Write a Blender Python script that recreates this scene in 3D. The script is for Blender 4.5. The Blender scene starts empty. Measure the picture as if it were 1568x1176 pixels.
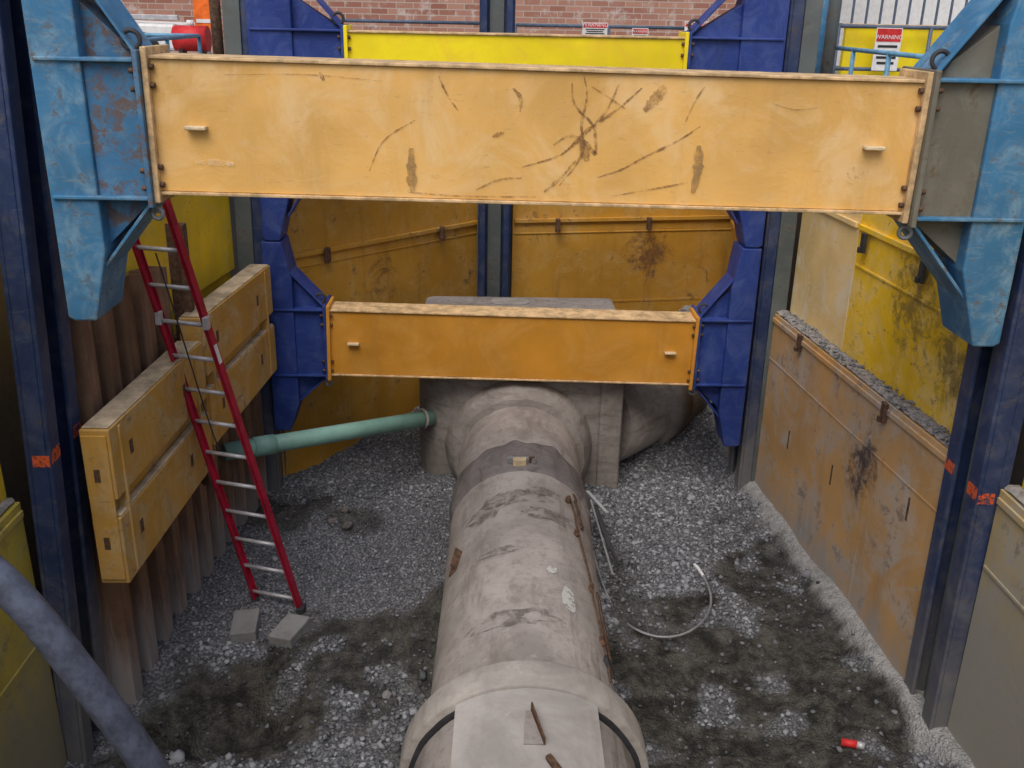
import bpy, math, random
import numpy as np
from mathutils import Matrix, Vector, noise
random.seed(7); rng=np.random.default_rng(7)
sc=bpy.context.scene
# ------------------------------------------------------------------ helpers
def link(o,parent=None):
    sc.collection.objects.link(o)
    if parent: o.parent=parent
    return o
def empty(name):
    e=bpy.data.objects.new(name,None); e.empty_display_size=.2; return link(e)
def mesh(name,v,f,mat,parent=None,bevel=0,smooth=False):
    me=bpy.data.meshes.new(name); me.from_pydata([tuple(p) for p in v],[],f); me.update()
    if mat: me.materials.append(mat)
    o=bpy.data.objects.new(name,me); link(o,parent)
    if smooth:
        for p in me.polygons: p.use_smooth=True
    if bevel:
        b=o.modifiers.new("b",'BEVEL'); b.width=bevel; b.segments=2; b.limit_method='ANGLE'
    return o
HF=[(0,3,2,1),(4,5,6,7),(0,1,5,4),(1,2,6,5),(2,3,7,6),(3,0,4,7)]
def hexa(name,p,mat,parent=None,bevel=.006): return mesh(name,p,HF,mat,parent,bevel)
def box(name,x0,x1,y0,y1,z0,z1,mat,parent=None,bevel=.006):
    return hexa(name,[(x0,y0,z0),(x1,y0,z0),(x1,y1,z0),(x0,y1,z0),(x0,y0,z1),(x1,y0,z1),(x1,y1,z1),(x0,y1,z1)],mat,parent,bevel)
def prism_xz(name,poly,y0,y1,mat,parent=None,bevel=.004):
    a=sum(poly[i][0]*poly[(i+1)%len(poly)][1]-poly[(i+1)%len(poly)][0]*poly[i][1] for i in range(len(poly)))
    if a<0: poly=poly[::-1]
    n=len(poly); v=[(x,y0,z) for x,z in poly]+[(x,y1,z) for x,z in poly]
    f=[tuple(range(n)),tuple(range(2*n-1,n-1,-1))]+[(i,i+n,(i+1)%n+n,(i+1)%n) for i in range(n)]
    return mesh(name,v,f,mat,parent,bevel)
def slab(name,p0,p1,t,z0,z1,mat,parent=None,bevel=.006):
    """vertical slab along plan line p0->p1, thickness t to the right-hand side (t<0: left)"""
    d=Vector((p1[0]-p0[0],p1[1]-p0[1])).normalized(); n=Vector((d.y,-d.x))*t
    a,b,c,e=(p0[0],p0[1]),(p1[0],p1[1]),(p1[0]+n.x,p1[1]+n.y),(p0[0]+n.x,p0[1]+n.y)
    q=[a,e,c,b] if t>0 else [a,b,c,e]
    return hexa(name,[(x,y,z0) for x,y in q]+[(x,y,z1) for x,y in q],mat,parent,bevel)
def cyl(name,a,b,r,mat,parent=None,seg=24,r2=None,caps=True,smooth=True):
    a=Vector(a);b=Vector(b);d=(b-a).normalized()
    u=d.cross(Vector((0,0,1)) if abs(d.z)<.95 else Vector((1,0,0))).normalized(); w=d.cross(u)
    r2=r if r2 is None else r2; v=[];f=[]
    for i in range(seg):
        t=2*math.pi*i/seg; k=u*math.cos(t)+w*math.sin(t); v.append(a+k*r); v.append(b+k*r2)
    for i in range(seg):
        j=(i+1)%seg; f.append((2*i,2*j,2*j+1,2*i+1))
    if caps: f.append(tuple(2*i for i in range(seg))[::-1]); f.append(tuple(2*i+1 for i in range(seg)))
    o=mesh(name,v,f,mat,parent)
    if smooth:
        for p in o.data.polygons[:seg]: p.use_smooth=True
    return o
def tube(name,pts,r,mat,parent=None,res=12):
    c=bpy.data.curves.new(name,'CURVE'); c.dimensions='3D'; c.bevel_depth=r; c.bevel_resolution=4; c.resolution_u=res; c.use_fill_caps=True
    s=c.splines.new('NURBS'); s.points.add(len(pts)-1); s.use_endpoint_u=True; s.order_u=4 if len(pts)>3 else len(pts)
    for p,q in zip(s.points,pts): p.co=(*q,1)
    c.materials.append(mat); o=bpy.data.objects.new(name,c); return link(o,parent)
def torus(name,c,axis,R,r,mat,parent=None):
    axis=Vector(axis).normalized(); u=axis.orthogonal().normalized(); w=axis.cross(u); v=[];f=[];N_,M=20,8
    for i in range(N_):
        k=u*math.cos(2*math.pi*i/N_)+w*math.sin(2*math.pi*i/N_)
        for j in range(M):
            t=2*math.pi*j/M; v.append(Vector(c)+k*(R+r*math.cos(t))+axis*r*math.sin(t))
    for i in range(N_):
        for j in range(M): f.append((i*M+j,((i+1)%N_)*M+j,((i+1)%N_)*M+(j+1)%M,i*M+(j+1)%M))
    return mesh(name,v,f,mat,parent,smooth=True)
def lathe_y(name,cx0,cz,prof,mat,parent=None,seg=72,dx=0.0,jit=0.0,a0=0,a1=2*math.pi,jy=0.0):
    v=[];f=[];full=abs(a1-a0-2*math.pi)<1e-6; n=seg if full else seg+1
    for (y,r) in prof:
        for i in range(n):
            t=a0+(a1-a0)*i/seg
            rr=r+(jit*noise.noise(Vector((math.cos(t)*5,y*6,math.sin(t)*5))) if jit else 0)
            yy=y+(jy*noise.noise(Vector((math.cos(t)*4,y*2,math.sin(t)*4))) if jy else 0)
            v.append((cx0+dx*(y-5)+rr*math.sin(t),yy,cz+rr*math.cos(t)))
    for k in range(len(prof)-1):
        for i in range(seg):
            j=(i+1)%n; f.append((k*n+i,k*n+j,(k+1)*n+j,(k+1)*n+i))
    o=mesh(name,v,f,mat,parent,smooth=True)
    o.data.set_sharp_from_angle(angle=math.radians(35))
    return o
# ------------------------------------------------------------------ materials
class N:
    def __init__(s,name):
        s.m=bpy.data.materials.new(name); s.m.use_nodes=True; s.t=s.m.node_tree; s.b=s.t.nodes['Principled BSDF']
        s.pos=s.t.nodes.new('ShaderNodeNewGeometry').outputs['Position']
    def n(s,ty,**k):
        x=s.t.nodes.new(ty)
        for a,b in k.items(): setattr(x,a,b)
        return x
    def l(s,a,b): s.t.links.new(a,b)
    def mapping(s,scale,rot=(0,0,0)):
        m=s.n('ShaderNodeMapping'); m.inputs['Scale'].default_value=scale; m.inputs['Rotation'].default_value=rot; s.l(s.pos,m.inputs[0]); return m.outputs[0]
    def noise(s,scale,detail=4,rough=.6,vec=None,dist=0):
        x=s.n('ShaderNodeTexNoise'); x.inputs['Scale'].default_value=scale; x.inputs['Detail'].default_value=min(detail,6); x.inputs['Roughness'].default_value=rough; x.inputs['Distortion'].default_value=dist
        s.l(vec or s.pos,x.inputs['Vector']); return x.outputs['Fac']
    def ramp(s,fac,a,b,inv=False):
        m=s.n('ShaderNodeMapRange'); m.interpolation_type='SMOOTHSTEP'; s.l(fac,m.inputs[0]); m.inputs[1].default_value=a; m.inputs[2].default_value=b
        m.inputs[3].default_value=1 if inv else 0; m.inputs[4].default_value=0 if inv else 1; return m.outputs[0]
    def mul(s,a,b,op='MULTIPLY'):
        m=s.n('ShaderNodeMath',operation=op,use_clamp=(op!='SUBTRACT'))
        for i,x in enumerate((a,b)):
            if isinstance(x,(int,float)): m.inputs[i].default_value=x
            else: s.l(x,m.inputs[i])
        return m.outputs[0]
    def mix(s,fac,a,b):
        m=s.n('ShaderNodeMix',data_type='RGBA')
        for i,x in ((0,fac),(6,a),(7,b)):
            if isinstance(x,(int,float)): m.inputs[i].default_value=x
            elif isinstance(x,tuple): m.inputs[i].default_value=(*x[:3],1)
            else: s.l(x,m.inputs[i])
        return m.outputs[2]
    def bump(s,h,st=.3,d=.02):
        b=s.n('ShaderNodeBump'); b.inputs['Strength'].default_value=st; b.inputs['Distance'].default_value=d; s.l(h,b.inputs['Height']); s.l(b.outputs[0],s.b.inputs['Normal'])
    def out(s,c,rough=.7,metal=0,spec=.3):
        if isinstance(c,tuple): s.b.inputs['Base Color'].default_value=(*c[:3],1)
        else: s.l(c,s.b.inputs['Base Color'])
        if isinstance(rough,(int,float)): s.b.inputs['Roughness'].default_value=rough
        else: s.l(rough,s.b.inputs['Roughness'])
        s.b.inputs['Metallic'].default_value=metal; s.b.inputs['Specular IOR Level'].default_value=spec; return s.m
def paint(name,base,dirt=(.16,.11,.07),amt=.5,fade=(.75,.68,.55),famt=.35,scale=1.0,zdust=None,dust=(.36,.35,.34),blotch=(),bcol=(.07,.05,.05),rough=.55,spec=.3,streak=.4,scr=.35,bop=.75):
    k=N(name)
    e=k.noise(1.1*scale,3)
    c=k.mix(k.ramp(e,.3,.7),tuple(x*.82 for x in base),tuple(min(1,x*1.12) for x in base))
    f_=k.noise(2.3*scale,6,.72,dist=.8)
    c=k.mix(k.mul(k.ramp(f_,.42,.70),famt),c,fade)
    st=k.noise(1.0,5,.7,vec=k.mapping((6,6,.8)))
    c=k.mix(k.mul(k.ramp(st,.50,.78),streak*.85),c,tuple(.55*a+.3*b for a,b in zip(dirt,base)))
    d=k.noise(6*scale,6,.78,dist=.5)
    dm=k.mul(k.ramp(d,.66-.2*amt,.72-.16*amt),k.ramp(f_,.66-.36*amt,.80-.3*amt))
    c=k.mix(k.mul(dm,.85),c,dirt)
    s1=k.noise(1.6,5,.8,vec=k.mapping((3,3,16),(.6,.5,.2)))
    s2=k.noise(1.6,5,.8,vec=k.mapping((4,4,14),(-.9,-.7,.4)))
    c=k.mix(k.mul(k.ramp(s1,.60,.64),scr),c,tuple(.6*a+.4*b for a,b in zip(fade,dirt)))
    c=k.mix(k.mul(k.ramp(s2,.61,.66),scr),c,dirt)
    if blotch: bn=k.noise(3.2,6,.75,dist=1.2)
    for (bx,by,bz,r) in blotch:
        vm=k.n('ShaderNodeVectorMath',operation='DISTANCE'); k.l(k.pos,vm.inputs[0]); vm.inputs[1].default_value=(bx,by,bz)
        w=k.mul(vm.outputs['Value'],k.mul(k.mul(bn,-.5,'ADD') if False else bn,r*3.2),'SUBTRACT')
        c=k.mix(k.mul(k.mul(k.ramp(w,-r*1.15,-r*.45,True),bop),k.ramp(d,.36,.56)),c,bcol)
    if zdust:
        sx=k.n('ShaderNodeSeparateXYZ'); k.l(k.pos,sx.inputs[0])
        mm=k.n('ShaderNodeMath',operation='MULTIPLY_ADD'); k.l(k.mul(k.mul(st,.5),k.mul(f_,.5),'ADD'),mm.inputs[0]); mm.inputs[1].default_value=-1.6*(zdust[1]-zdust[0]); k.l(sx.outputs['Z'],mm.inputs[2])
        c=k.mix(k.mul(k.ramp(mm.outputs[0],zdust[0]-.8*(zdust[1]-zdust[0]),zdust[1]-.8*(zdust[1]-zdust[0]),True),.92),c,dust)
    k.bump(k.mul(d,f_,'ADD'),.3,.014)
    rr=k.n('ShaderNodeMapRange'); k.l(dm,rr.inputs[0]); rr.inputs[3].default_value=rough; rr.inputs[4].default_value=.9
    return k.out(c,rr.outputs[0],0,spec)
def plain(name,c,rough=.6,metal=0,var=.25,scale=8,spec=.3):
    k=N(name); n=k.noise(scale,5,.7)
    col=k.mix(k.ramp(n,.3,.7),tuple(x*(1-var) for x in c),tuple(min(1,x*(1+var)) for x in c)); k.bump(n,.15,.01)
    return k.out(col,rough,metal,spec)
def concrete(name,c=(.36,.35,.34),dark=.5,bs=.3):
    k=N(name); a=k.noise(1.6,6,.65,dist=.4); b=k.noise(12,6,.75); s2=k.noise(2,6,.7,vec=k.mapping((1,.5,6)))
    col=k.mix(k.ramp(a,.3,.7),tuple(x*.72 for x in c),tuple(x*1.14 for x in c))
    col=k.mix(k.mul(k.ramp(b,.46,.70),.65*dark),col,(c[0]*.52,c[1]*.47,c[2]*.43))
    col=k.mix(k.mul(k.ramp(s2,.50,.68),.75*dark),col,(c[0]*.48,c[1]*.45,c[2]*.42))
    col=k.mix(k.mul(k.ramp(k.noise(4,6,.75),.60,.66),.3),col,tuple(min(1,x*1.45) for x in c))
    k.bump(b,bs,.015); return k.out(col,.9,0,.15)
M_beam=paint("faded_yellow_paint",(.76,.44,.13),(.36,.21,.10),.3,(.88,.65,.37),.5,rough=.42,streak=.32,scr=.26)
M_beam2=paint("orange_paint",(.60,.27,.030),(.34,.17,.06),.25,(.70,.40,.12),.35,rough=.5,streak=.3,scr=.25)
M_beam3=paint("bright_yellow_paint",(.90,.72,.015),(.6,.4,.05),.1,(.85,.52,.05),.5,rough=.4,streak=.12,scr=.1)
M_edge=plain("worn_flange_edge",(.58,.40,.21),.7,0,.4)
M_lug=plain("lug_steel",(.60,.48,.30),.6)
M_lblue=paint("light_blue_paint",(.05,.19,.36),(.12,.10,.08),.66,(.22,.36,.46),.7,scale=1.7,rough=.55,scr=.5)
M_lblue_a=paint("rusted_light_blue_paint",(.045,.16,.31),(.14,.085,.055),.95,(.17,.28,.36),.55,scale=1.5,rough=.6,scr=.55)
M_lblue_r=paint("grey_brown_worn_blue_paint",(.16,.15,.12),(.13,.09,.05),.7,(.22,.22,.18),.6,scale=1.3,rough=.6,streak=.6)
M_blue=paint("deep_blue_paint",(.020,.046,.22),(.05,.05,.09),.4,(.08,.12,.32),.6,scale=1.6,rough=.5)
M_rail=paint("navy_rail_paint",(.022,.040,.11),(.09,.08,.07),.6,(.10,.12,.18),.55,scale=1.6,rough=.55,zdust=(-.2,1.9),dust=(.17,.165,.16))
M_railc=paint("grey_channel_steel",(.10,.12,.12),(.12,.08,.05),.6,(.2,.2,.19),.4,rough=.6)
M_panR=paint("right_lower_panel_paint",(.56,.33,.13),(.23,.18,.145),.6,(.48,.42,.36),.95,scale=.8,zdust=(-.15,.7),dust=(.33,.32,.31),blotch=[(3.20,7.40,1.42,.30)],rough=.8,streak=.5,scr=.35,bop=.9)
M_panRU=paint("right_upper_panel_paint",(.90,.56,.015),(.17,.13,.06),.55,(.86,.70,.40),.5,rough=.5,blotch=[(3.4,7.3,2.95,.42),(3.45,6.6,2.6,.36)],bcol=(.20,.14,.04),streak=.25,scr=.75,bop=.8)
M_panRW=paint("washed_upper_panel_paint",(.84,.60,.25),(.4,.28,.12),.4,(.82,.74,.58),.85,rough=.6,streak=.3,scr=.5)
M_panRN=paint("near_right_panel_paint",(.50,.38,.18),(.22,.17,.12),.6,(.46,.42,.36),.9,zdust=(.9,2.2),dust=(.33,.32,.28),rough=.8,streak=.5)
M_panL=paint("left_panel_paint",(.84,.56,.02),(.18,.15,.06),.4,(.62,.50,.15),.4,rough=.55,streak=.35)
M_panLN=paint("near_left_panel_paint",(.50,.39,.05),(.18,.16,.07),.6,(.40,.36,.17),.7,zdust=(.2,1.5),dust=(.27,.25,.18),rough=.75,streak=.6)
M_back=paint("back_panel_paint",(.54,.28,.035),(.16,.09,.05),.55,(.60,.40,.15),.55,rough=.6,blotch=[(-1.15,10.95,2.05,.28),(2.12,12.58,2.08,.32)],bcol=(.10,.045,.035),streak=.6,scr=.45)
M_waler=paint("waler_paint",(.54,.30,.06),(.20,.12,.06),.55,(.54,.42,.25),.8,rough=.7,streak=.45,scr=.45)
M_walt=plain("waler_dust",(.43,.34,.23),.9,0,.4,5)
k=N("rusty_sheet_pile"); a=k.noise(2,6,.7); b=k.noise(1,6,.7,vec=k.mapping((10,10,.8)))
c=k.mix(k.ramp(a,.3,.7),(.15,.088,.058),(.26,.155,.10)); c=k.mix(k.mul(k.ramp(b,.48,.7),.7),c,(.34,.22,.15))
sx=k.n('ShaderNodeSeparateXYZ'); k.l(k.pos,sx.inputs[0]); mm=k.n('ShaderNodeMath',operation='MULTIPLY_ADD'); k.l(b,mm.inputs[0]); mm.inputs[1].default_value=-1.5; k.l(sx.outputs['Z'],mm.inputs[2])
c=k.mix(k.mul(k.ramp(mm.outputs[0],-.8,-.1,True),.8),c,(.34,.33,.33)); k.bump(a,.3,.02); M_sheet=k.out(c,.85,0,.15)
M_rust=plain("rusty_steel",(.11,.062,.04),.8,0,.5,25)
M_gsteel=plain("galvanised_steel",(.26,.27,.28),.5,.3)
M_dark=plain("dark_steel",(.04,.04,.045),.6)
M_conc=concrete("pipe_concrete",(.35,.32,.30),.85); M_conc2=concrete("light_concrete",(.40,.375,.35),.5); M_grout=concrete("dark_grout",(.19,.175,.17),.9,1.1)
M_manh=concrete("manhole_concrete",(.285,.26,.24),.8); M_sadl=concrete("saddle_concrete",(.43,.41,.39),.3)
M_red=plain("red_fibreglass",(.38,.012,.04),.4); M_alu=plain("aluminium_rung",(.50,.50,.52),.45,.3,.2)
M_green=plain("green_pvc",(.25,.46,.39),.45,0,.15,3); M_hose=plain("grey_blue_hose",(.085,.10,.145),.55,0,.35,12)
M_white=plain("white_paint",(.72,.72,.71),.5,0,.1); M_signred=plain("sign_red",(.55,.03,.03),.5); M_black=plain("black_print",(.03,.03,.03),.6)
M_orange=plain("sign_orange",(.8,.16,.02),.5); M_block=concrete("block_concrete",(.26,.26,.26)); 
M_glass=plain("dark_glass",(.03,.035,.04),.1); M_tyre=plain("tyre_rubber",(.02,.02,.02),.8)
def alpha_mat(name,col,sc_,a,b,op):
    k=N(name); al=k.ramp(k.noise(sc_,6,.78),a,b); k.l(k.mul(al,op),k.b.inputs['Alpha']); return k.out(col,.75)
M_scuff=alpha_mat("scuff_mark",(.28,.15,.06),16,.34,.66,.75); M_smudge=alpha_mat("grey_smudge",(.34,.22,.10),9,.28,.62,.7)
M_pale=alpha_mat("pale_splash",(.55,.55,.53),9,.36,.5,.9); M_spray=alpha_mat("orange_spray",(.75,.14,.05),22,.40,.56,.85)
M_bpaint=alpha_mat("blue_spray_mark",(.05,.12,.25),16,.36,.5,.85); M_chalk=alpha_mat("pale_sticker",(.85,.68,.45),20,.35,.6,.5)
M_mud=alpha_mat("mud_smear",(.17,.145,.13),11,.38,.66,.75)
# ------------------------------------------------------------------ shoring
def beam(x0,x1,yf,depth,z0,z1,mat,lugs=True,tilt=0):
    e=empty("spreader_beam")
    box("web_box",x0,x1,yf+.02,yf+depth-.02,z0+.020,z1-.020,mat,e,.004)
    box("top_flange",x0,x1,yf,yf+depth,z1-.018,z1,M_edge,e,.004); box("bottom_flange",x0,x1,yf,yf+depth,z0,z0+.018,M_edge,e,.004)
    for s,xx in ((1,x0),(-1,x1)):
        box("end_plate",min(xx,xx+s*.035),max(xx,xx+s*.035),yf-.03,yf+depth+.03,z0-.045,z1+.045,M_edge if mat is M_beam else mat,e)
        for zz in (z0+.06,z0+.16,z1-.16,z1-.06):
            cyl("bolt",(xx+s*.035,yf+.0,zz),(xx+s*.06,yf+.0,zz),.016,M_rust,e,8)
        if lugs:
            lx=xx+s*.27; box("lug",lx-.06,lx+.06,yf-.04,yf+.02,(z0+z1)/2-.01,(z0+z1)/2+.012,M_lug,e)
    if tilt:
        m=Matrix.Rotation(tilt,4,'Y'); p=Vector(((x0+x1)/2,yf,(z0+z1)/2)); e.matrix_world=Matrix.Translation(p)@m@Matrix.Translation(-p)
    return e
def yoke(xo,xi,yc,z0,z1,zb,zt,D,mat,arm=None):
    e=empty("shoring_bracket"); arm=arm or mat; s=1 if xi>xo else -1; w=abs(xi-xo); X=lambda u:xo+s*u
    cw=w*.46; y0,y1=yc-D/2,yc+D/2
    prism_xz("column",[(X(0),zb+.02),(X(.04),zb),(X(.17),zb),(X(cw),z0-.32),(X(cw),z1+.3),(X(.2),zt),(X(0),zt)],y0,y1,mat,e,.012)
    ww=.5*D
    prism_xz("arm_web",[(X(cw-.01),z0-.3),(X(w-.02),z0),(X(w-.02),z1),(X(cw-.01),z1+.3)],yc-ww/2,yc+ww/2,arm,e)
    prism_xz("arm_front",[(X(cw),z0-.0),(X(w-.03),z0),(X(w-.03),z1),(X(cw),z1)],y0+.03,y1-.03,arm,e)
    for a,b in (((cw*.62,zb+.25),(w-.03,z0-.01)),((cw*.62,zt-.25),(w-.03,z1+.01))):
        dz=.03 if a[1]>b[1] else -.03
        prism_xz("sloping_flange",[(X(a[0]),a[1]),(X(b[0]),b[1]),(X(b[0]),b[1]+dz),(X(a[0]),a[1]+dz)],y0+.04,y1-.04,mat,e)
    for zz in (z0-.01,z1-.015): 
        box("stiffener",min(X(.02),X(w-.03)),max(X(.02),X(w-.03)),y0-.02,y1+.02,zz,zz+.022,mat,e)
    box("end_plate",min(X(w-.03),X(w)),max(X(w-.03),X(w)),y0-.03,y1+.03,z0-.05,z1+.05,arm,e)
    for zz in (z0+.06,z0+.16,z1-.16,z1-.06): cyl("bolt",(X(w-.03),y0+.0,zz),(X(w-.06),y0+.0,zz),.016,M_rust,e,8)
    torus("lifting_ring",(X(w-.06),yc-D*.3,z1+.10),(0,1,0),.05,.014,M_dark,e)
    torus("shackle",(X(w-.02),yc-D*.3,z0-.10),(.3,1,0),.035,.014,M_gsteel,e)
    return e
def rail(xb,xt,y,s,z0=-.5,z1=5.7,mark=None,core=.16,cap=False):
    e=empty("slide_rail_post")
    def P(u,z): t=(z-z0)/(z1-z0); return xb+(xt-xb)*t+s*u
    def col(n,u0,u1,y0,y1,m,za=z0,zb=z1,bv=.008):
        if s<0: u0,u1=u1,u0
        hexa(n,[(P(u0,za),y0,za),(P(u1,za),y0,za),(P(u1,za),y1,za),(P(u0,za),y1,za),(P(u0,zb),y0,zb),(P(u1,zb),y0,zb),(P(u1,zb),y1,zb),(P(u0,zb),y1,zb)],m,e,bv)
    col("post_core",-core,.0,y-.24,y+.24,M_rail); col("channel",0,.05,y-.09,y+.09,M_railc)
    col("near_rib",0.0,.11,y-.245,y-.17,M_rail); col("far_rib",0.0,.11,y+.17,y+.245,M_rail)
    col("lip_near",.11,.14,y-.245,y-.10,M_rail); col("lip_far",.11,.14,y+.10,y+.245,M_rail)
    if cap: col("rear_cap",-.163,.0,y-.262,y-.246,M_railc)
    if mark:
        col("spray_mark",.1405,.1425,y-.24,y-.11,M_spray,mark,mark+.09,0); col("spray_mark",.1405,.1425,y+.11,y+.24,M_spray,mark+.02,mark+.1,0)
        col("spray_mark_front",.02,.13,y-.249,y-.247,M_spray,mark-.02,mark+.06,0)
    return e
YN=5.95; YF=9.75
nb=beam(-1.94,2.52,5.72,.36,3.94,4.715,M_beam,tilt=.012)
yoke(-2.54,-1.94,5.90,3.95,4.72,3.20,5.6,.44,M_lblue,M_lblue_a); yoke(3.22,2.52,5.90,3.90,4.695,3.10,5.6,.44,M_lblue,M_lblue_r)
beam(-1.65,2.2,9.55,.32,1.37,2.09,M_beam2,tilt=.018); yoke(-2.26,-1.65,YF,1.40,2.12,.76,2.82,.38,M_blue); yoke(2.78,2.2,YF,1.34,2.06,.62,2.82,.38,M_blue)
beam(-1.35,1.86,9.55,.32,4.05,4.82,M_beam3); yoke(-2.24,-1.35,YF,4.05,4.82,2.83,5.75,.38,M_blue); yoke(2.78,1.86,YF,4.05,4.82,2.83,5.75,.38,M_blue)
rail(-3.06,-2.78,YN,1,mark=2.22,core=.03); rail(3.46,3.40,YN,-1,mark=2.0,core=.07)
rail(-2.42,-2.30,9.9,1,cap=True); rail(2.98,2.95,9.9,-1,cap=True)
def ribbon(pts,w,mat,parent):
    v=[];f=[];n=len(pts)
    P=[Vector((-1.94+4.46*u,0,4.715-.775*t)) for u,t in pts]; Q=[]
    for i in range(n-1):
        p0=P[max(i-1,0)];p1=P[i];p2=P[i+1];p3=P[min(i+2,n-1)]
        for j in range(8):
            t=j/8; Q.append(.5*((2*p1)+(p2-p0)*t+(2*p0-5*p1+4*p2-p3)*t*t+(3*p1-p0-3*p2+p3)*t**3))
    Q.append(P[-1]); m=len(Q)
    for i,q in enumerate(Q):
        d=(Q[min(i+1,m-1)]-Q[max(i-1,0)]).normalized(); nn=Vector((-d.z,0,d.x)); ww=w*(.35+.65*math.sin(math.pi*(i+.5)/m))*(.6+.5*random.random())
        for s_ in (-1,1):
            p=q+nn*ww*s_; v.append((p.x,5.7375-.0002*len(ribs),min(max(p.z,3.965),4.69)))
    for i in range(m-1): f.append((2*i,2*i+1,2*i+3,2*i+2))
    ribs.append(1); return mesh("scuff_mark",v,f,mat,parent)
ribs=[]
for pts,w in [([(.48,.72),(.53,.62),(.56,.45),(.60,.28),(.63,.12)],.011),([(.555,.05),(.56,.2),(.555,.4),(.56,.55),(.55,.7),(.53,.85)],.010),
  ([(.52,.55),(.54,.48),(.56,.52),(.575,.6),(.57,.4),(.55,.3)],.014),([(.58,.78),(.61,.72),(.64,.62),(.68,.5),(.71,.38)],.009),([(.37,.08),(.38,.2),(.395,.32)],.008),
  ([(.465,.15),(.475,.22),(.475,.32)],.012),([(.53,.62),(.555,.5),(.585,.3),(.60,.1)],.010),([(.28,.78),(.30,.55),(.34,.4)],.006),([(.22,.08),(.225,.14)],.012),
  ([(.60,.92),(.66,.85),(.70,.8)],.007),([(.69,.35),(.70,.2),(.71,.1)],.007),([(.42,.9),(.45,.82),(.48,.8)],.008),([(.51,.9),(.53,.8),(.55,.66)],.012),([(.44,.5),(.455,.47)],.012),
  ([(.54,.1),(.545,.25),(.575,.42)],.008),([(.565,.12),(.59,.2),(.61,.27)],.006),([(.80,.2),(.83,.24),(.86,.22)],.003),([(.10,.12),(.2,.1),(.3,.13)],.003)]:
    ribbon(pts,w,M_scuff,nb)
ribbon([(.635,.28),(.65,.18),(.66,.1)],.035,M_scuff,nb); ribbon([(.335,.6),(.335,.78),(.337,.93)],.035,M_smudge,nb); ribbon([(.71,.52),(.712,.7),(.708,.88)],.033,M_smudge,nb)
ribbon([(.555,.5),(.56,.58),(.565,.66)],.03,M_scuff,nb); ribbon([(.33,.93),(.4,.95),(.5,.94)],.006,M_scuff,nb); ribbon([(.055,.75),(.08,.75),(.105,.76)],.02,M_chalk,nb)
def panel(p0,p1,t,z0,z1,mat,ribs_=(),capm=None,vert=()):
    e=empty("shoring_wall_panel"); slab("sheet",p0,p1,t,z0,z1,mat,e)
    d=Vector((p1[0]-p0[0],p1[1]-p0[1])).normalized(); n=Vector((d.y,-d.x))*(1 if t>0 else -1)
    for zz,h,pr in ribs_:
        q0=(p0[0]-n.x*pr+d.x*.02,p0[1]-n.y*pr+d.y*.02); q1=(p1[0]-n.x*pr-d.x*.02,p1[1]-n.y*pr-d.y*.02)
        slab("rib",q0,q1,(pr-.001) if t>0 else -(pr-.001),zz,zz+h,capm or mat,e)
    L=math.dist(p0,p1)
    for (sv,wv,za,zb,pr) in vert:
        q0=(p0[0]-n.x*pr+d.x*sv*L,p0[1]-n.y*pr+d.y*sv*L); q1=(q0[0]+d.x*wv,q0[1]+d.y*wv)
        slab("vertical_seam",q0,q1,(pr-.001) if t>0 else -(pr-.001),za,zb,capm or mat,e)
    return e
def RW(y,o=0): return (3.36-.093*(y-5.94)+o,y)
panel(RW(6.22),RW(9.66),.16,-.5,2.12,M_panR,[(2.03,.05,.02),(1.62,.02,.006)],vert=[(.30,.02,.1,1.6,.006),(.62,.02,.1,2.0,.006),(.88,.02,.1,2.0,.006)])
for (y,z) in ((6.6,1.35),(7.9,1.0),(8.9,.9)):
    x,_=RW(y); e=empty("panel_slot"); box("slot",x-.004,x+.01,y,y+.03,z,z+.2,M_rust,e,.002)
panel(RW(6.22,.16),RW(8.4,.16),.14,2.0,4.45,M_panRU,[(3.28,.05,.03),(2.95,.025,.012),(4.38,.06,.03)])
panel(RW(8.41,.16),RW(9.66,.16),.14,2.0,4.45,M_panRW,[(3.28,.05,.03),(4.38,.06,.03)])
panel((3.47,1.5),(3.44,5.7),.16,-.5,2.1,M_panRN,[(2.0,.05,.02),(1.5,.03,.012)]); panel((3.60,1.5),(3.58,5.7),.14,1.95,4.45,M_panRU,[(3.2,.05,.03)])
def LW(y,o=0): return (-3.02+.12*(y-5.85)+o,y)
panel(LW(6.2,-.05),LW(9.66,-.05),-.16,-.5,2.5,M_panL); lp=panel(LW(6.2,.0),LW(9.66,.0),-.14,2.52,4.4,M_panL,[(3.5,.05,.03)])
for i,(a,b,c_) in enumerate(((7.1,3.28,.16),(7.3,3.34,.1),(7.45,3.3,.14),(7.15,3.44,.3))):
    q0=LW(a,.006); q1=LW(a+c_,.006); slab("blue_mark",q0,q1,.002,b,b+(.1 if i<3 else .025),M_bpaint,lp,0)
panel((-3.06,1.5),(-3.04,5.7),-.16,-.5,1.95,M_panLN,[(1.85,.05,.02),(.9,.03,.012)]); panel((-3.16,1.5),(-3.12,5.7),-.14,1.97,4.4,M_panL,[(3.2,.05,.03)])
panel((-2.3,9.98),(-.13,12.15),-.16,-.5,4.3,M_back,[(2.5,.05,.04),(2.38,.02,.012),(1.5,.03,.006),(3.3,.04,.02)])
panel((.32,12.25),(3.3,12.75),-.16,-.5,4.3,M_back,[(2.5,.05,.04),(2.35,.02,.012),(1.4,.03,.006),(3.3,.04,.02)])
panel((2.86,10.16),(3.2,12.5),.16,-.5,4.3,M_back,[(2.5,.05,.03)])
cp=empty("slide_rail_post"); box("core",-.12,.30,12.12,12.45,-.5,6,M_rail,cp); 
for xx in (-.10,.2): box("rib",xx,xx+.07,12.0,12.12,-.5,6,M_rail,cp)
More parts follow.
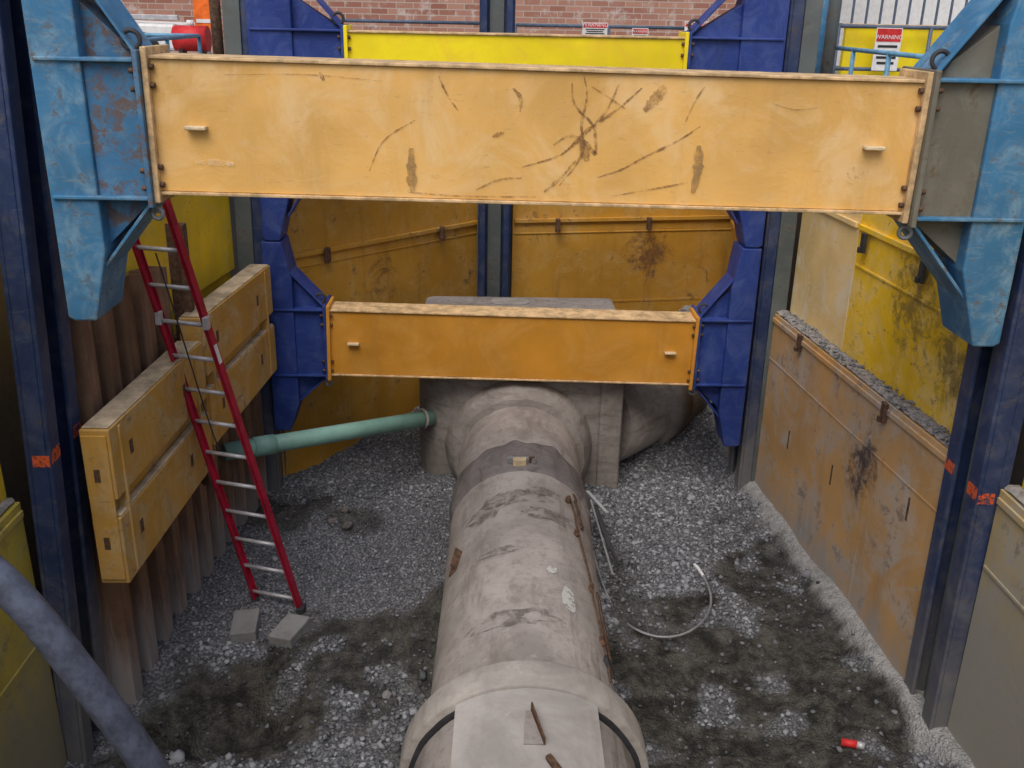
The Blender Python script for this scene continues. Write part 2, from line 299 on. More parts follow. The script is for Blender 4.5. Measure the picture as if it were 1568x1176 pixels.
box("channel",.0,.17,12.08,12.12,-.5,6,M_railc,cp)
def bracket(x,y,z,m=None):
    e=empty("panel_hook"); m=m or M_rust; box("plate",x-.035,x,y-.035,y+.035,z-.14,z+.03,m,e); box("toe",x-.06,x-.036,y-.02,y+.02,z-.14,z-.09,m,e)
for y in (8.9,7.15): bracket(RW(y,-.01)[0],y,2.1)
for y in (8.2,7.2): bracket(RW(y,.13)[0],y,3.25,M_dark)
for x,y in ((-1.75,10.5),(-.55,11.7),(.9,12.3),(2.1,12.48)):
    e=empty("panel_hook"); box("plate",x-.03,x+.03,y-.1,y-.05+.04,2.40,2.56,M_rust,e); box("toe",x-.02,x+.02,y-.12,y-.1,2.40,2.45,M_rust,e)
# --- sheet piles
v=[];f=[];y=6.2;prof=[]
while y<9.7:
    prof+= [(y,.0),(y+.13,.0),(y+.155,.15),(y+.285,.15)]; y+=.31
for (yy,o) in prof:
    x=-2.90+.115*(yy-5.85)+o-.07; top=(3.2-.09*(yy-6.2) if yy<7.8 else 2.35)+.04*math.sin(int(yy/.31)*7)
    v+= [(x,yy,-.8),(x,yy,top)]
for i in range(len(prof)-1): f.append((2*i,2*i+2,2*i+3,2*i+1))
sp=mesh("sheet_pile_wall",v,f,M_sheet); so=sp.modifiers.new("s",'SOLIDIFY'); so.thickness=.015
e=empty("steel_post"); box("flange",-2.52,-2.46,7.80,7.9,1.0,3.35,M_rust,e); box("web",-2.62,-2.52,7.84,7.86,1.0,3.35,M_rust,e)
# --- walers
def waler(y0,y1,zb0,zt0,zb1,zt1):
    e=empty("steel_waler"); xi=lambda y:-2.535+.107*(y-5.85)
    def h(n,u0,u1,ya,yb,f0,f1,m=M_waler,bv=.008):
        def pt(u,y,fz):
            t=(y-y0)/(y1-y0); zb=zb0+(zb1-zb0)*t; zt=zt0+(zt1-zt0)*t; return (xi(y)-u,y,zb+(zt-zb)*fz)
        hexa(n,[pt(u1,ya,f0),pt(u0,ya,f0),pt(u0,yb,f0),pt(u1,yb,f0),pt(u1,ya,f1),pt(u0,ya,f1),pt(u0,yb,f1),pt(u1,yb,f1)],m,e,bv)
    h("upper_beam",0,.20,y0,y1,.56,1); h("lower_beam",.0,.20,y0,y1,.0,.44); h("web",.07,.18,y0+.01,y1-.01,.44,.56)
    h("dusty_top",.01,.19,y0+.02,y1-.02,1.001,1.012,M_walt)
    h("lower_ledge_dust",.005,.065,y0+.02,y1-.02,.441,.455,M_walt)
    for yy in (y0+.12,y1-.2): h("stiffener",-.012,.069,yy,yy+.03,.02,.98)
    for yy in (y0+.25,y1-.45):
        for fz in (.20,.74): h("slot",-.003,.02,yy,yy+.05,fz,fz+.09,M_rust,.002)
    h("front_end_plate",.02,.19,y0-.014,y0-.001,.03,.97)
    h("slot",.09,.13,y0-.018,y0-.0145,.68,.76,M_rust,0); h("slot",.09,.13,y0-.018,y0-.0145,.24,.32,M_rust,0)
waler(5.98,7.62,1.15,2.34,1.30,2.42); waler(7.68,9.42,1.45,2.6,1.52,2.62)
# --- ladder
lad=empty("ladder")
Lb=Vector((-2.06,7.52,-.02)); Rb=Vector((-1.63,7.39,-.02)); Lt=Vector((-2.58,7.06,3.31)); Rt=Vector((-2.20,6.95,3.31))
dL=(Lt-Lb); dR=(Rt-Rb)
def ladder_rail(n,a,b,off):
    d=(b-a).normalized(); side=(Rb-Lb).normalized(); side=(side-d*side.dot(d)).normalized(); nn=d.cross(side)
    for nm,w0,w1,t0,t1 in (("web",-.006,.006,-.036,.036),("flange_a",-.006,.024,.029,.036),("flange_b",-.006,.024,-.036,-.029)):
        q=[]
        if off<0: w0,w1=w1,w0
        for p in (a,b):
            for (u,w) in ((w0,t0),(w1,t0),(w1,t1),(w0,t1)): q.append(p+side*u*off+nn*w)
        hexa(n+"_"+nm,q,M_red,lad,.002)
    return side,nn,d
side,nn,dd=ladder_rail("left_rail",Lb,Lb+dL*1.22,1); ladder_rail("right_rail",Rb,Rb+dR*1.22,-1)
sh=nn*-.07 if nn.y>0 else nn*.07
for i in range(15):
    t=.035+i*.0885
    if t>1.2: break
    cyl("rung_%d"%i,Lb+dL*t,Rb+dR*t,.017,M_alu,lad,10)
for s_,bb,d in ((1,Lb,dL),(-1,Rb,dR)): 
    p=bb; box("foot",p.x-.035,p.x+.035,p.y-.06,p.y+.05,-.05,.02,M_dark,lad)
    q=bb+d*.84; box("rung_lock",q.x-.022,q.x+.022,q.y-.05,q.y+.02,q.z-.05,q.z+.05,M_alu,lad)
q=Rb+dR*.76; hexa("white_label",[q+side*a+nn*b+dd*c for c in (-.08,.08) for a,b in ((-.008,-.02),(.009,-.02),(.009,.02),(-.008,.02))],M_white,lad,0)
tube("ladder_rope",[Lb+dL*1.0+side*.2+sh*.8,Lb+dL*.8+side*.21+sh,Lb+dL*.55+side*.17+sh,Lb+dL*.5+side*.2+sh],.006,M_dark,lad)
# ------------------------------------------------------------------ concrete pipe line
PZ=.5; PX=.27; DX=.022
pipe=empty("concrete_pipe")
lathe_y("barrel",PX,PZ,[(4.6,.60),(4.7,.645)]+[(4.8+i*.1,.645) for i in range(29)]+[(7.7,.65),(7.84,.65),(7.86,.63)],M_conc,pipe,dx=DX,jit=.008)
lathe_y("bell_ring",PX,PZ,[(4.70,.60),(4.70,.77),(4.705,.782),(4.715,.787),(4.93,.787),(4.945,.78),(5.03,.70),(5.06,.66),(5.08,.63)],M_conc2,pipe,dx=DX,jit=.003)
lathe_y("bell_joint_gap",PX,PZ,[(4.697,.69),(4.692,.71),(4.697,.738)],M_dark,pipe,dx=DX,jit=.01)
lathe_y("near_barrel",PX,PZ,[(1.5,.708),(4.2,.708),(4.67,.708),(4.685,.70),(4.685,.5)],M_conc,pipe,dx=DX,jit=.004)
lathe_y("near_saddle",PX,PZ,[(1.5,.70),(1.5,.768),(4.60,.768),(4.695,.768),(4.697,.70)],M_sadl,pipe,dx=DX,seg=24,a0=-.585,a1=.585)
for sg in (-1,1):
    v=[]; 
    for y in (1.5,4.697):
        for rr in (.69,.768): v.append((PX+DX*(y-5)+rr*math.sin(.585*sg),y,PZ+rr*math.cos(.585*sg)))
    mesh("saddle_side",v,[(0,1,3,2)],M_conc,pipe)
lathe_y("grout_band",PX,PZ,[(7.83,.63),(7.86,.655),(7.95,.668),(8.1,.672),(8.25,.67),(8.4,.66),(8.5,.64),(8.55,.60)],M_grout,pipe,dx=DX,jit=.03,seg=150,jy=.03)
lathe_y("far_barrel",PX,PZ,[(8.3,.632),(8.9,.632),(9.7,.632)],M_conc,pipe,dx=DX,jit=.012)
lathe_y("wall_collar",PX,PZ,[(9.42,.62),(9.44,.70),(9.52,.76),(9.65,.79),(9.80,.82)],M_manh,pipe,dx=DX,jit=.02)
def onpipe(y,ang,r=.645): 
    return Vector((PX+DX*(y-5)+r*math.sin(ang),y,PZ+r*math.cos(ang)))
def plate_on(name,y,ang,w,l,h,mat,tilt=0,r=.64):
    p=onpipe(y,ang,r); n=Vector((math.sin(ang),0,math.cos(ang))); t=Vector((math.cos(ang),0,-math.sin(ang))); q=Vector((0,1,0))
    t2=t*math.cos(tilt)+q*math.sin(tilt); q2=q*math.cos(tilt)-t*math.sin(tilt)
    return hexa(name,[p+n*z+t2*a*.5+q2*b*.5 for z in (0,h) for a,b in ((-w,-l),(w,-l),(w,l),(-w,l))],mat,pipe,.003)
def splash(name,y,ang,ry,ra,mat,r=.652,n=26):
    v=[onpipe(y,ang,r)]; 
    for i in range(n):
        t=2*math.pi*i/n; q=1+.35*noise.noise(Vector((math.cos(t)*2,math.sin(t)*2,y*5)))+.15*random.uniform(-1,1); v.append(onpipe(y+ry*q*math.sin(t),ang+ra*q*math.cos(t)+.25*ra*math.sin(t),r))
    return mesh(name,v,[(0,i+1,(i+1)%n+1) for i in range(n)],mat,pipe)
plate_on("rust_cleat",6.72,-.98,.10,.20,.02,M_rust,-.3); plate_on("rust_cleat_leg",6.72,-.90,.012,.20,.07,M_rust,-.3)
def strap_run(y0,a0,y1,a1,w,mat,r=.652,n=8):
    v=[];f=[]
    for i in range(n+1):
        t=i/n; y=y0+(y1-y0)*t; a=a0+(a1-a0)*t+.02*math.sin(i*2.1)
        for da in (-w/2,w/2):
            for rr in (r,r+.012): v.append(onpipe(y,a+da/.645,rr))
    for i in range(n):
        b=4*i; f+=[(b+1,b+3,b+7,b+5),(b,b+1,b+5,b+4),(b+3,b+2,b+6,b+7)]
    return mesh("rust_strap",v,f,mat,pipe)
strap_run(7.65,.70,5.35,1.12,.012,M_rust); strap_run(7.75,.80,7.2,.90,.03,M_rust,.655); strap_run(6.4,1.08,5.5,1.25,.03,M_rust,.655)
for y,a in ((7.55,.66),(7.05,.76),(6.35,.92),(5.75,1.02)): plate_on("strap_cleat",y,a,.035,.10,.035,M_rust,-.2)
plate_on("dark_tab",5.55,1.14,.14,.12,.03,M_dark,-.4)
splash("white_patch",5.95,.52,.15,.08,M_pale); splash("white_patch",5.86,.55,.09,.05,M_pale,.6525); splash("white_patch",6.25,.33,.05,.06,M_pale)
for y,a,ry,ra in ((7.35,-.1,.12,.45),(7.1,.35,.10,.35),(7.5,.3,.08,.3),(6.5,-.3,.06,.3),(7.2,-.5,.15,.3),(5.6,-.1,.1,.5)): splash("mud_smear",y,a,ry,ra,M_mud,.6515+.0006*(y-5))
plate_on("joint_clip",8.0,.0,.26,.05,.05,M_gsteel,0,.66); plate_on("joint_clip_tab",7.95,-.03,.12,.07,.06,M_lug,0,.66); plate_on("joint_clip_bolt",7.99,.13,.06,.03,.065,M_rust,.3,.66)
p=onpipe(4.35,.04,.768); hexa("angle_cleat_base",[p+Vector(q) for q in ((-.06,-.13,0),(.05,-.13,0),(.02,.14,0),(-.04,.14,0),(-.06,-.13,.01),(.05,-.13,.01),(.02,.14,.01),(-.04,.14,.01))],M_conc,pipe,.002)
hexa("angle_cleat_leg",[p+Vector(q) for q in ((.05,-.13,0),(.06,-.13,0),(-.0,.14,0),(-.01,.14,0),(.05,-.13,.05),(.06,-.13,.05),(-.0,.14,.07),(-.01,.14,.07))],M_rust,pipe,.002)
p=onpipe(4.0,.24,.768); hexa("rust_bar",[p+Vector(q) for q in ((-.09,.12,-.02),(-.06,.14,-.02),(.09,-.16,-.02),(.05,-.18,-.02),(-.09,.12,.04),(-.06,.14,.04),(.09,-.16,.04),(.05,-.18,.04))],M_rust,pipe,.003)
mh=empty("concrete_manhole")
def rrect(x0,x1,y0,y1,rs,n=8):
    pts=[]; cs=[(x0,y0,math.pi,rs[0]),(x1,y0,1.5*math.pi,rs[1]),(x1,y1,0,rs[2]),(x0,y1,.5*math.pi,rs[3])]
    for cx,cy,a,r in cs:
        ox=cx+(r if cx==x0 else -r); oy=cy+(r if cy==y0 else -r)
        for i in range(n+1):
            t=a+.5*math.pi*i/n; pts.append((ox+r*math.cos(t),oy+r*math.sin(t)))
    return pts
def prism_z(name,pl,z0,z1,mat,parent,bevel=.015):
    n=len(pl); v=[(x,y,z0) for x,y in pl]+[(x,y,z1) for x,y in pl]
    f=[tuple(range(n))[::-1],tuple(range(n,2*n))]+[(i,(i+1)%n,(i+1)%n+n,i+n) for i in range(n)]
    return mesh(name,v,f,mat,parent,bevel)
prism_z("body",rrect(-.76,1.32,9.74,11.2,(.62,.12,.15,.5),14),-.4,1.70,M_manh,mh)
prism_z("right_wall",rrect(1.25,1.50,9.72,11.1,(.03,.03,.03,.03)),-.3,1.72,M_manh,mh)
prism_z("top_slab",rrect(-.72,1.50,9.92,11.2,(.12,.05,.05,.12)),1.725,1.82,M_conc,mh)
prism_z("top_mortar",rrect(.05,.5,10.85,11.1,(.1,.1,.1,.1)),1.82,1.832,M_conc2,mh)
torus("pipe_boot",(-.69,9.87,.79),(1,.74,-.1),.10,.018,M_manh,mh)
cp2=empty("concrete_pipe"); cyl("barrel",(1.2,10.35,.62),(3.1,12.3,.62),.62,M_manh,cp2,64); cyl("bell",(1.75,10.91,.62),(2.0,11.17,.62),.68,M_manh,cp2,64)
gp=empty("green_drain_pipe"); cyl("barrel",(-.60,9.935,.775),(-2.52,8.50,1.0),.088,M_green,gp,32); cyl("coupling",(-2.1,8.81,.951),(-2.28,8.68,.972),.10,M_green,gp,32)
# ------------------------------------------------------------------ trench floor
def ss(a,b,x):
    t=min(max((x-a)/(b-a),0),1); return t*t*(3-2*t)
def H(x,y):
    px=PX+DX*(y-5)
    h=.05*noise.noise(Vector((x*1.3,y*1.3,1)))+.035*noise.noise(Vector((x*4,y*4,2)))
    d=max(abs(x-px)-.52,0); side_=.50 if x<px else .22
    h+=side_*math.exp(-(d/.38)**1.5)*ss(6.2,7.2,y)*(1-.5*ss(8.2,9.2,y))
    h+=1.15*ss(9.9,12.7,y)*ss(.9,1.9,x)+.35*ss(10,12,y)*(1-ss(-.5,1,x))
    h-=.22*ss(7.4,6.2,y)*ss(-1.2,-2.2,x)
    r=math.hypot((x+1.95)/1.1,(y-6.15)/.75); h-=.34*math.exp(-(r/.45)**4)
    h-=.12*ss(7.2,6.4,y)*ss(1.2,1.8,x)*ss(3.1,2.4,x)
    dw=(3.36-.093*(y-5.94))-x; h+=.16*ss(.24,.0,dw)
    r2=math.hypot(x+1.55,y-8.9); h+=.10*math.exp(-(r2/.5)**2)*(1+1.2*noise.noise(Vector((x*7,y*7,5))))
    return h
def wet(x,y):
    n=noise.noise(Vector((x*1.7,y*1.7,9)))*.5+noise.noise(Vector((x*5,y*5,4)))*.35
    w=0
    for cx,cy,rx,ry,a in ((-1.95,6.15,.85,.62,1.15),(-1.0,6.7,.9,.62,.95),(-.65,6.3,.5,.8,.8),(-1.3,5.9,.5,.4,.5),(2.2,6.1,1.25,1.3,1.05),(1.25,5.7,.7,1.2,1.05),(2.72,7.4,.45,1.5,.95),(-2.2,9.2,.5,.5,.8),(-1.5,4.9,1,.5,.8),(-1.4,8.9,.35,.3,.7),(1.35,7.2,.25,.9,.7)):
        r=math.hypot((x-cx)/rx,(y-cy)/ry); w=max(w,a*ss(1.25,.75,r+n))
    cl=noise.noise(Vector((x*2.4,y*2.4,21)))
    return min(1,w)*(1-.65*ss(.16,.34,cl))
def toe(x,y):
    dw=(3.36-.093*(y-5.94))-x; n=.10*noise.noise(Vector((y*2.2,1,3)))+.05*noise.noise(Vector((y*8,x*8,3)))
    return ss(.17,.08,dw+n)
st=.035; xs=np.arange(-3.4,3.8,st); ys=np.arange(3.4,13.6,st); nx,ny=len(xs),len(ys)
v=[];cols=[];toes=[]
for y in ys:
    for x in xs:
        w=wet(x,y); tt=toe(x,y); h=H(x,y)+(1-.8*tt)*(.03*noise.noise(Vector((x*12,y*12,0)))+.02*noise.noise(Vector((x*27,y*27,7))))
        v.append((x,y,h)); cols.append(w); toes.append(tt)
f=[(j*nx+i,j*nx+i+1,(j+1)*nx+i+1,(j+1)*nx+i) for j in range(ny-1) for i in range(nx-1)]
k=N("trench_soil"); at=k.n('ShaderNodeAttribute',attribute_name="wet"); at2=k.n('ShaderNodeAttribute',attribute_name="toe"); vo=k.n('ShaderNodeTexVoronoi'); vo.inputs['Scale'].default_value=42; k.l(k.pos,vo.inputs['Vector'])
n16=k.noise(16,5,.7)
g=k.mix(k.ramp(n16,.3,.7),(.145,.15,.163),(.25,.258,.278)); bw=k.n('ShaderNodeRGBToBW'); k.l(vo.outputs['Color'],bw.inputs[0])
g=k.mix(k.mul(bw.outputs[0],.5),g,(.30,.31,.33)); g=k.mix(k.ramp(vo.outputs['Distance'],.25,.75),g,(.085,.087,.095))
s_=k.mix(k.ramp(k.noise(5,6,.75),.35,.7),(.022,.022,.020),(.105,.10,.088))
cc=k.mix(at.outputs['Fac'],g,s_); cc=k.mix(k.mul(at2.outputs['Fac'],.9),cc,k.mix(k.ramp(n16,.3,.7),(.28,.28,.275),(.40,.40,.39)))
k.bump(k.mul(n16,k.ramp(vo.outputs['Distance'],0,.7,True),'ADD'),.7,.03); M_soil=k.out(cc,.9,0,.15)
fl=mesh("gravel_trench_floor",v,f,M_soil,smooth=True)
for nm,da in (("wet",cols),("toe",toes)): fl.data.attributes.new(nm,'FLOAT','POINT').data.foreach_set('value',da)
M_dirt=plain("ledge_dirt",(.27,.25,.235),.95,0,.4,14)
def ledge(fx,y0,y1,z,wd,sgn):
    v=[];f=[];n=int((y1-y0)/.03); m=6
    for i in range(n+1):
        y=y0+(y1-y0)*i/n; x=fx(y)
        for j in range(m):
            u=j/(m-1); hh=max(0,(.035+.03*noise.noise(Vector((y*3,u,z))))*math.sin(math.pi*(.15+.7*u))+.02*noise.noise(Vector((y*16,u*3,z)))) ; v.append((x+sgn*(.008+u*wd),y,z+.002+hh))
    for i in range(n):
        for j in range(m-1):
            b=i*m+j; q=(b,b+m,b+m+1,b+1); f.append(q if sgn<0 else q[::-1])
    mesh("ledge_dirt",v,f,M_dirt,smooth=True)
ledge(lambda y:RW(y)[0],6.23,9.65,2.12,.148,1); ledge(lambda y:3.445,2,5.68,2.10,.12,1); ledge(lambda y:-3.055,2,5.68,1.95,.07,-1)
t=(1+5**.5)/2; ico=np.array([(-1,t,0),(1,t,0),(-1,-t,0),(1,-t,0),(0,-1,t),(0,1,t),(0,-1,-t),(0,1,-t),(t,0,-1),(t,0,1),(-t,0,-1),(-t,0,1)],float); ico/=np.linalg.norm(ico[0])
icf=np.array([(0,11,5),(0,5,1),(0,1,7),(0,7,10),(0,10,11),(1,5,9),(5,11,4),(11,10,2),(10,7,6),(7,1,8),(3,9,4),(3,4,2),(3,2,6),(3,6,8),(3,8,9),(4,9,5),(2,4,11),(6,2,10),(8,6,7),(9,8,1)])
P=[];S=[];C=[];tries=0
while len(P)<22000 and tries<120000:
    tries+=1
    x=random.uniform(-2.6,3.4); y=random.uniform(5.0,12.8)
    if x>3.36-.093*(y-5.94)-.05 or x<-2.85+.115*(y-5.85): continue
    px=PX+DX*(y-5)
    if abs(x-px)<.5: continue
    if y>9.75 and -.7<x<1.5: continue
    w=wet(x,y); dens=(1-.94*w)*(1-.93*toe(x,y))
    if x<0 and 7.0<y<9: dens*=.65
    if random.random()>dens: continue
    s=.0075+.013*random.random()**2
    if x>.9: s*=1.25
    if y<6.9 and x<0: s*=1.4
    if x<0 and 7.0<y<9.2: s*=.8
    if random.random()<.008: s*=2.0
    P.append((x,y,H(x,y)+s*.3)); S.append(s); C.append((.12+.29*random.random()**1.7)*(1-.5*w))
for i in range(500):
    y=random.uniform(6.25,9.6); x=RW(y)[0]+random.uniform(.01,.15); P.append((x,y,2.14+random.random()*.03)); S.append(.006+.012*random.random()**2); C.append(.16+.15*random.random())
P=np.array(P);S=np.array(S);n=len(P)
V=np.repeat(ico[None],n,0)*(1+.28*rng.standard_normal((n,12,1)).clip(-1.3,1.3))*np.array([1,1,.75])*(1+.25*rng.standard_normal((n,1,3)).clip(-1,1))
an=rng.random(n)*6.28; R_=np.zeros((n,3,3)); R_[:,0,0]=np.cos(an);R_[:,0,1]=-np.sin(an);R_[:,1,0]=np.sin(an);R_[:,1,1]=np.cos(an);R_[:,2,2]=1
V=np.einsum('nij,nkj->nki',R_,V)*S[:,None,None]+P[:,None,:]
F=(icf[None]+np.arange(n)[:,None,None]*12).reshape(-1,3)
me=bpy.data.meshes.new("gravel"); me.vertices.add(n*12); me.vertices.foreach_set('co',V.reshape(-1)); me.loops.add(len(F)*3); me.loops.foreach_set('vertex_index',F.reshape(-1).astype(np.int32)); me.polygons.add(len(F)); me.polygons.foreach_set('loop_start',(np.arange(len(F))*3).astype(np.int32)); me.update(calc_edges=True); me.validate()
me.attributes.new("tone",'FLOAT','POINT').data.foreach_set('value',np.repeat(np.array(C),12).astype(np.float32))
k=N("gravel_stone"); at=k.n('ShaderNodeAttribute',attribute_name="tone"); cr=k.n('ShaderNodeCombineColor'); 
for i_,m_ in enumerate((.96,1.0,1.08)): k.l(k.mul(at.outputs['Fac'],m_),cr.inputs[i_])
me.materials.append(k.out(cr.outputs[0],.9,0,.15))
link(bpy.data.objects.new("gravel",me))
def rock(name,c,s,mat):
    vv=[(c[0]+a*s,c[1]+b*s,c[2]+d*s*.8) for a,b,d in ico*(1+.2*rng.standard_normal((12,1)))]
    return mesh(name,vv,[tuple(q) for q in icf],mat,bevel=s*.15)
rock("stone",(-1.38,6.42,-.05),.06,M_block); rock("stone",(-.75,6.2,.0),.045,M_block)
for i,(x,y) in enumerate(((-1.55,8.75),(-1.45,8.95),(-1.65,9.05),(-1.4,8.7))): rock("mud_lump",(x,y,H(x,y)+.03),.06,M_grout)
def block(c,rz,dim,mat=M_block):
    o=box("concrete_block",-dim[0]/2,dim[0]/2,-dim[1]/2,dim[1]/2,-dim[2]/2,dim[2]/2,mat,None,.012); o.location=c; o.rotation_euler=(.04,-.05,rz); return o
block((-2.06,7.12,-.02),.1,(.22,.34,.14)); block((-1.66,7.03,-.01),-.35,(.22,.34,.14))
tb=empty("wire_loop"); tube("wire",[(1.02,7.9,.30),(1.10,7.3,.08),(1.28,6.95,.06),(1.6,6.83,.06),(1.95,7.05,.08),(2.1,7.45,.10),(2.05,7.75,.12)],.011,M_gsteel,tb); tube("white_end",[(2.05,7.75,.12),(2.03,7.85,.14),(2.0,7.92,.14)],.015,M_white,tb)
db=empty("strap_bundle"); 
for i,(a,b,w_) in enumerate((((1.10,8.55,.42),(1.22,8.05,.20),.05),((1.05,8.5,.50),(1.20,7.75,.12),.02),((1.02,8.6,.55),(1.22,8.45,.38),.04),((1.14,8.3,.3),(1.28,7.9,.14),.03))):
    a=Vector(a);b=Vector(b); hexa("strap_%d"%i,[a+Vector((-w_/2,0,0)),a+Vector((w_/2,0,0)),b+Vector((w_/2,0,0)),b+Vector((-w_/2,0,0)),a+Vector((-w_/2,0,.02)),a+Vector((w_/2,0,.02)),b+Vector((w_/2,0,.02)),b+Vector((-w_/2,0,.02))],(M_dark,M_gsteel,M_gsteel,M_dark)[i],db,.004)
cn=empty("crushed_can"); cyl("can",(2.68,5.72,-.03),(2.78,5.68,-.02),.03,M_signred,cn,12); cyl("can_top",(2.78,5.68,-.02),(2.83,5.66,-.02),.028,M_alu,cn,12)
hz=empty("discharge_hose"); tube("hose",[(-2.9,3.5,3.25),(-2.4,3.5,3.12),(-2.0,3.45,2.90),(-1.72,3.4,2.42),(-1.48,3.4,1.93),(-1.28,3.4,1.4),(-1.15,3.5,.7),(-1.1,3.8,.05)],.072,M_hose,hz)
# ------------------------------------------------------------------ street level
G=3.9; X0,X1,Y0,Y1=-3.42,3.82,.9,13.6; Bg=400
k=N("street_ground"); a=k.noise(.8,5,.7); g=k.mix(k.ramp(a,.3,.7),(.16,.15,.14),(.26,.24,.22)); k.bump(k.noise(20,4),.3,.02); M_gr=k.out(g,.9)
v=[(-Bg,-Bg,G),(Bg,-Bg,G),(Bg,Bg,G),(-Bg,Bg,G),(X0,Y0,G),(X1,Y0,G),(X1,Y1,G),(X0,Y1,G),(X0,Y0,-.6),(X1,Y0,-.6),(X1,Y1,-.6),(X0,Y1,-.6)]
mesh("ground",v,[(0,1,5,4),(1,2,6,5),(2,3,7,6),(3,0,4,7),(4,5,9,8),(5,6,10,9),(6,7,11,10),(7,4,8,11),(8,9,10,11)],M_gr)
k=N("brick"); br=k.n('ShaderNodeTexBrick'); sx=k.n('ShaderNodeSeparateXYZ'); k.l(k.pos,sx.inputs[0]); cx=k.n('ShaderNodeCombineXYZ'); k.l(sx.outputs['X'],cx.inputs[0]); k.l(sx.outputs['Z'],cx.inputs[1]); k.l(cx.outputs[0],br.inputs['Vector'])
br.inputs['Scale'].default_value=1; br.inputs['Brick Width'].default_value=.36; br.inputs['Row Height'].default_value=.12; br.inputs['Mortar Size'].default_value=.010
br.inputs['Color1'].default_value=(.28,.12,.085,1); br.inputs['Color2'].default_value=(.42,.23,.17,1); br.inputs['Mortar'].default_value=(.42,.35,.30,1)
c=k.mix(k.mul(k.ramp(k.noise(2.5,6,.75),.52,.66),.6),br.outputs['Color'],(.58,.54,.50)); M_brick=k.out(c,.9)
bb=empty("brick_building"); box("walls",-22,7.2,22,34,G,12,M_brick,bb,0); box("parapet",-22.2,7.4,21.8,34.2,12,12.4,M_conc2,bb)
for i in range(7):
    x=-20+i*4; box("window_%d"%i,x,x+1.6,21.9,22.05,7.2,9.4,M_glass,bb); box("sill_%d"%i,x-.1,x+1.7,21.82,22.05,7.05,7.2,M_conc2,bb)
wb=empty("white_building"); box("walls",7.8,40,26,40,G,11,M_white,wb,0); box("roof",7.6,40.2,25.8,40.2,11,11.4,M_conc2,wb)
def sign(cx,y,z0,w,h):
    e=empty("warning_sign"); box("plate",cx-w/2,cx+w/2,y,y+.01,z0,z0+h,M_white,e,0); box("header",cx-w/2+.01,cx+w/2-.01,y-.004,y-.001,z0+h*.68,z0+h-.01,M_signred,e,0)
    tc=bpy.data.curves.new("header_text",'FONT'); tc.body="WARNING"; tc.size=w*.22; tc.align_x='CENTER'; tc.extrude=.001; tc.materials.append(M_white); o=bpy.data.objects.new("header_text",tc); link(o,e); o.location=(cx,y-.007,z0+h*.74); o.rotation_euler=(math.pi/2,0,0)
    for i in range(4): 
        ww=w*(.38-.05*(i%2)); box("text_line_%d"%i,cx-ww,cx+ww,y-.004,y-.001,z0+h*(.54-.13*i),z0+h*(.60-.13*i),M_black,e,0)
def guard(pts,z,mat,post=1.5):
    e=empty("guardrail_fence")
    for a,b in zip(pts[:-1],pts[1:]):
        for dz in (0,-.5,-.95): cyl("rail",(*a,z+dz),(*b,z+dz),.024,mat,e,10)
        L=math.dist(a,b); m=max(1,int(L/post))
        for i in range(m+1): t=i/m; q=(a[0]+(b[0]-a[0])*t,a[1]+(b[1]-a[1])*t); cyl("post",(*q,G),(*q,z),.024,mat,e,10)
    return e
M_gr2=plain("grey_blue_rail_paint",(.09,.12,.17),.5); M_lb=plain("light_blue_rail",(.15,.34,.50),.5)
guard([(-2.3,14.0),(.0,14.0)],4.86,M_gr2); guard([(.35,14.0),(2.9,14.05)],4.85,M_gr2,.9); guard([(4.3,12.6),(6.6,12.6)],4.93,M_gr2,1.1)
guard([(-4.6,12.8),(-3.6,12.8),(-3.6,9)],4.66,M_lb,1); guard([(3.95,12),(3.95,9)],4.7,M_lb,1); guard([(3.95,9),(4.4,9)],4.6,M_lb,1)
sign(1.43,13.95,4.70,.34,.20); sign(2.82,13.95,4.74,.34,.20); sign(2.05,13.96,4.62,.22,.22); sign(4.9,12.5,4.42,.32,.5); sign(-.9,13.95,4.4,.3,.24)
yb=empty("yellow_barrier"); box("panel",4.45,6.0,12.75,12.85,G,4.92,M_beam3,yb); box("cap",4.43,6.02,12.73,12.87,4.92,4.96,M_edge,yb)
ft=empty("picket_fence")
for i in range(30): box("picket",5.2+i*.22,5.23+i*.22,16,16.03,G,5.7,M_gr2,ft,0)
box("rail",5.1,11.8,16.03,16.06,4.9,4.95,M_gr2,ft,0); box("rail",5.1,11.8,16.03,16.06,5.6,5.65,M_gr2,ft,0)
e=empty("steel_pole"); cyl("pole",(3.85,11.5,G),(3.85,11.5,6.2),.07,M_railc,e,16); cyl("base",(3.85,11.5,G),(3.85,11.5,G+.03),.14,M_railc,e,16)
e=empty("steel_pole"); cyl("pole",(3.55,11.0,G),(3.55,11.0,6.2),.06,M_lblue,e,16); cyl("base",(3.55,11.0,G),(3.55,11.0,G+.03),.13,M_railc,e,16)
e=empty("steel_pole"); cyl("pole",(-2.95,11.2,G),(-2.95,11.2,6.2),.06,M_rust,e,16); cyl("base",(-2.95,11.2,G),(-2.95,11.2,G+.03),.13,M_railc,e,16)
tr=empty("pickup_truck"); T=.45
prism_xz("body",[(x+T,z) for x,z in [(-9.6,4.35),(-9.6,4.85),(-8.6,4.95),(-8.2,5.35),(-7.2,5.4),(-6.95,4.98),(-6.9,4.75),(-5.6,4.72),(-5.5,4.3)]],17,18.7,M_white,tr,.05)
prism_xz("side_window",[(x+T,z) for x,z in [(-8.45,4.97),(-8.12,5.28),(-7.3,5.31),(-7.1,4.98)]],16.985,17.0,M_glass,tr,0)
for x in (-8.9+T,-6.2+T): cyl("wheel",(x,16.97,4.25),(x,17.2,4.25),.35,M_tyre,tr,24); cyl("hub",(x,16.95,4.25),(x,16.97,4.25),.18,M_alu,tr,16)
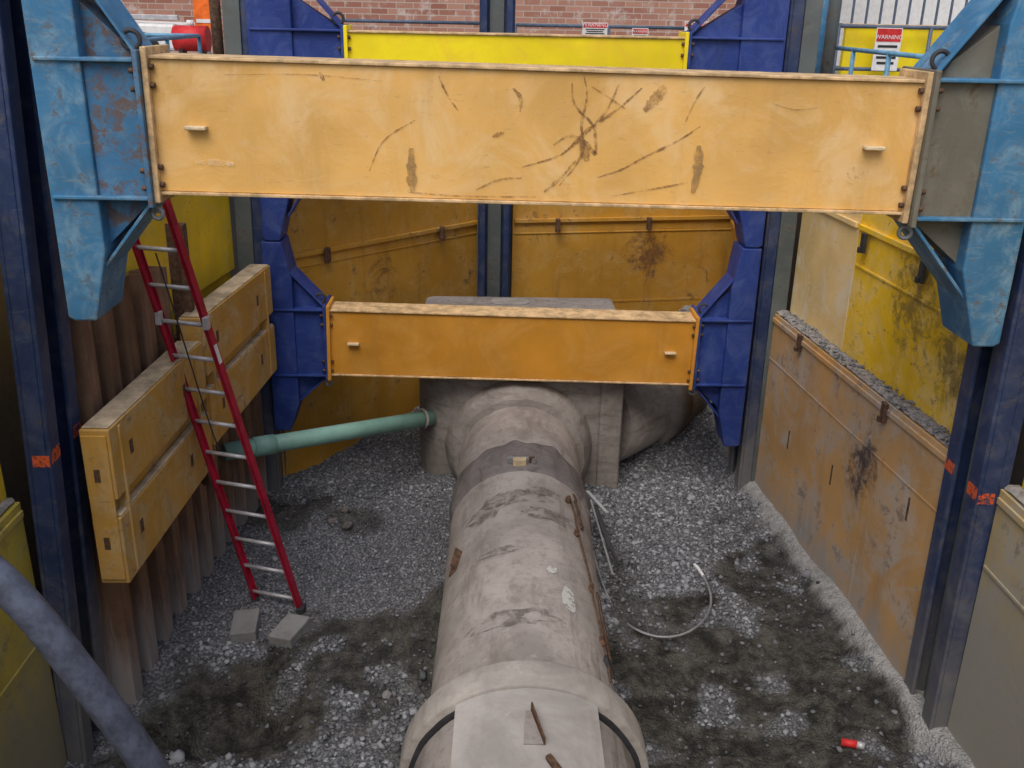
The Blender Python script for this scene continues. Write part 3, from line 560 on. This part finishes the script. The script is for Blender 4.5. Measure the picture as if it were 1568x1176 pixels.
box("bed_rail",-6.9+T,-5.55+T,17.0,17.08,4.78,4.86,M_alu,tr); 
os_=empty("road_work_sign"); box("post",-4.12,-4.07,15.0,15.05,G,5.9,M_gsteel,os_); box("panel",-4.25,-3.95,14.96,14.99,4.70,5.6,M_orange,os_); box("white_band",-4.22,-3.98,14.95,14.958,4.78,4.83,M_white,os_,0)
rt=empty("fuel_tank"); cyl("tank",(-4.38,14.4,4.58),(-3.92,14.4,4.58),.17,M_signred,rt,24); cyl("cap",(-4.15,14.4,4.74),(-4.15,14.4,4.82),.05,M_white,rt,12); box("leg_1",-4.32,-4.26,14.3,14.5,G,4.45,M_dark,rt); box("leg_2",-4.04,-3.98,14.3,14.5,G,4.45,M_dark,rt)
# ------------------------------------------------------------------ light, camera
el,az=math.radians(56),math.radians(200)
w=bpy.data.worlds.new("World"); sc.world=w; w.use_nodes=True; nt=w.node_tree; bg=nt.nodes['Background']; sky=nt.nodes.new('ShaderNodeTexSky'); sky.sky_type='NISHITA'; sky.sun_disc=False; sky.sun_elevation=el; sky.sun_rotation=az; sky.air_density=1.0; sky.dust_density=4.0; nt.links.new(sky.outputs[0],bg.inputs[0]); bg.inputs[1].default_value=.15
sd=bpy.data.lights.new("sun",'SUN'); sd.energy=1.45; sd.angle=math.radians(45); sd.color=(1,.97,.92); so=bpy.data.objects.new("sun",sd); link(so)
dv=Vector((math.sin(az)*math.cos(el),math.cos(az)*math.cos(el),math.sin(el))); so.rotation_euler=dv.to_track_quat('Z','Y').to_euler()
cam=bpy.data.cameras.new("Camera"); co=bpy.data.objects.new("Camera",cam); link(co); sc.camera=co
R=Matrix.Rotation(math.radians(-1.66),4,'Z')@Matrix.Rotation(math.radians(69),4,'X')@Matrix.Rotation(math.radians(1.2),4,'Z')
co.matrix_world=Matrix.Translation((0,0,5))@R; cam.angle=2*math.atan(784/1480); cam.clip_end=2000; cam.clip_start=.05
sc.view_settings.view_transform='Standard'; sc.view_settings.look='None'; sc.view_settings.exposure=0
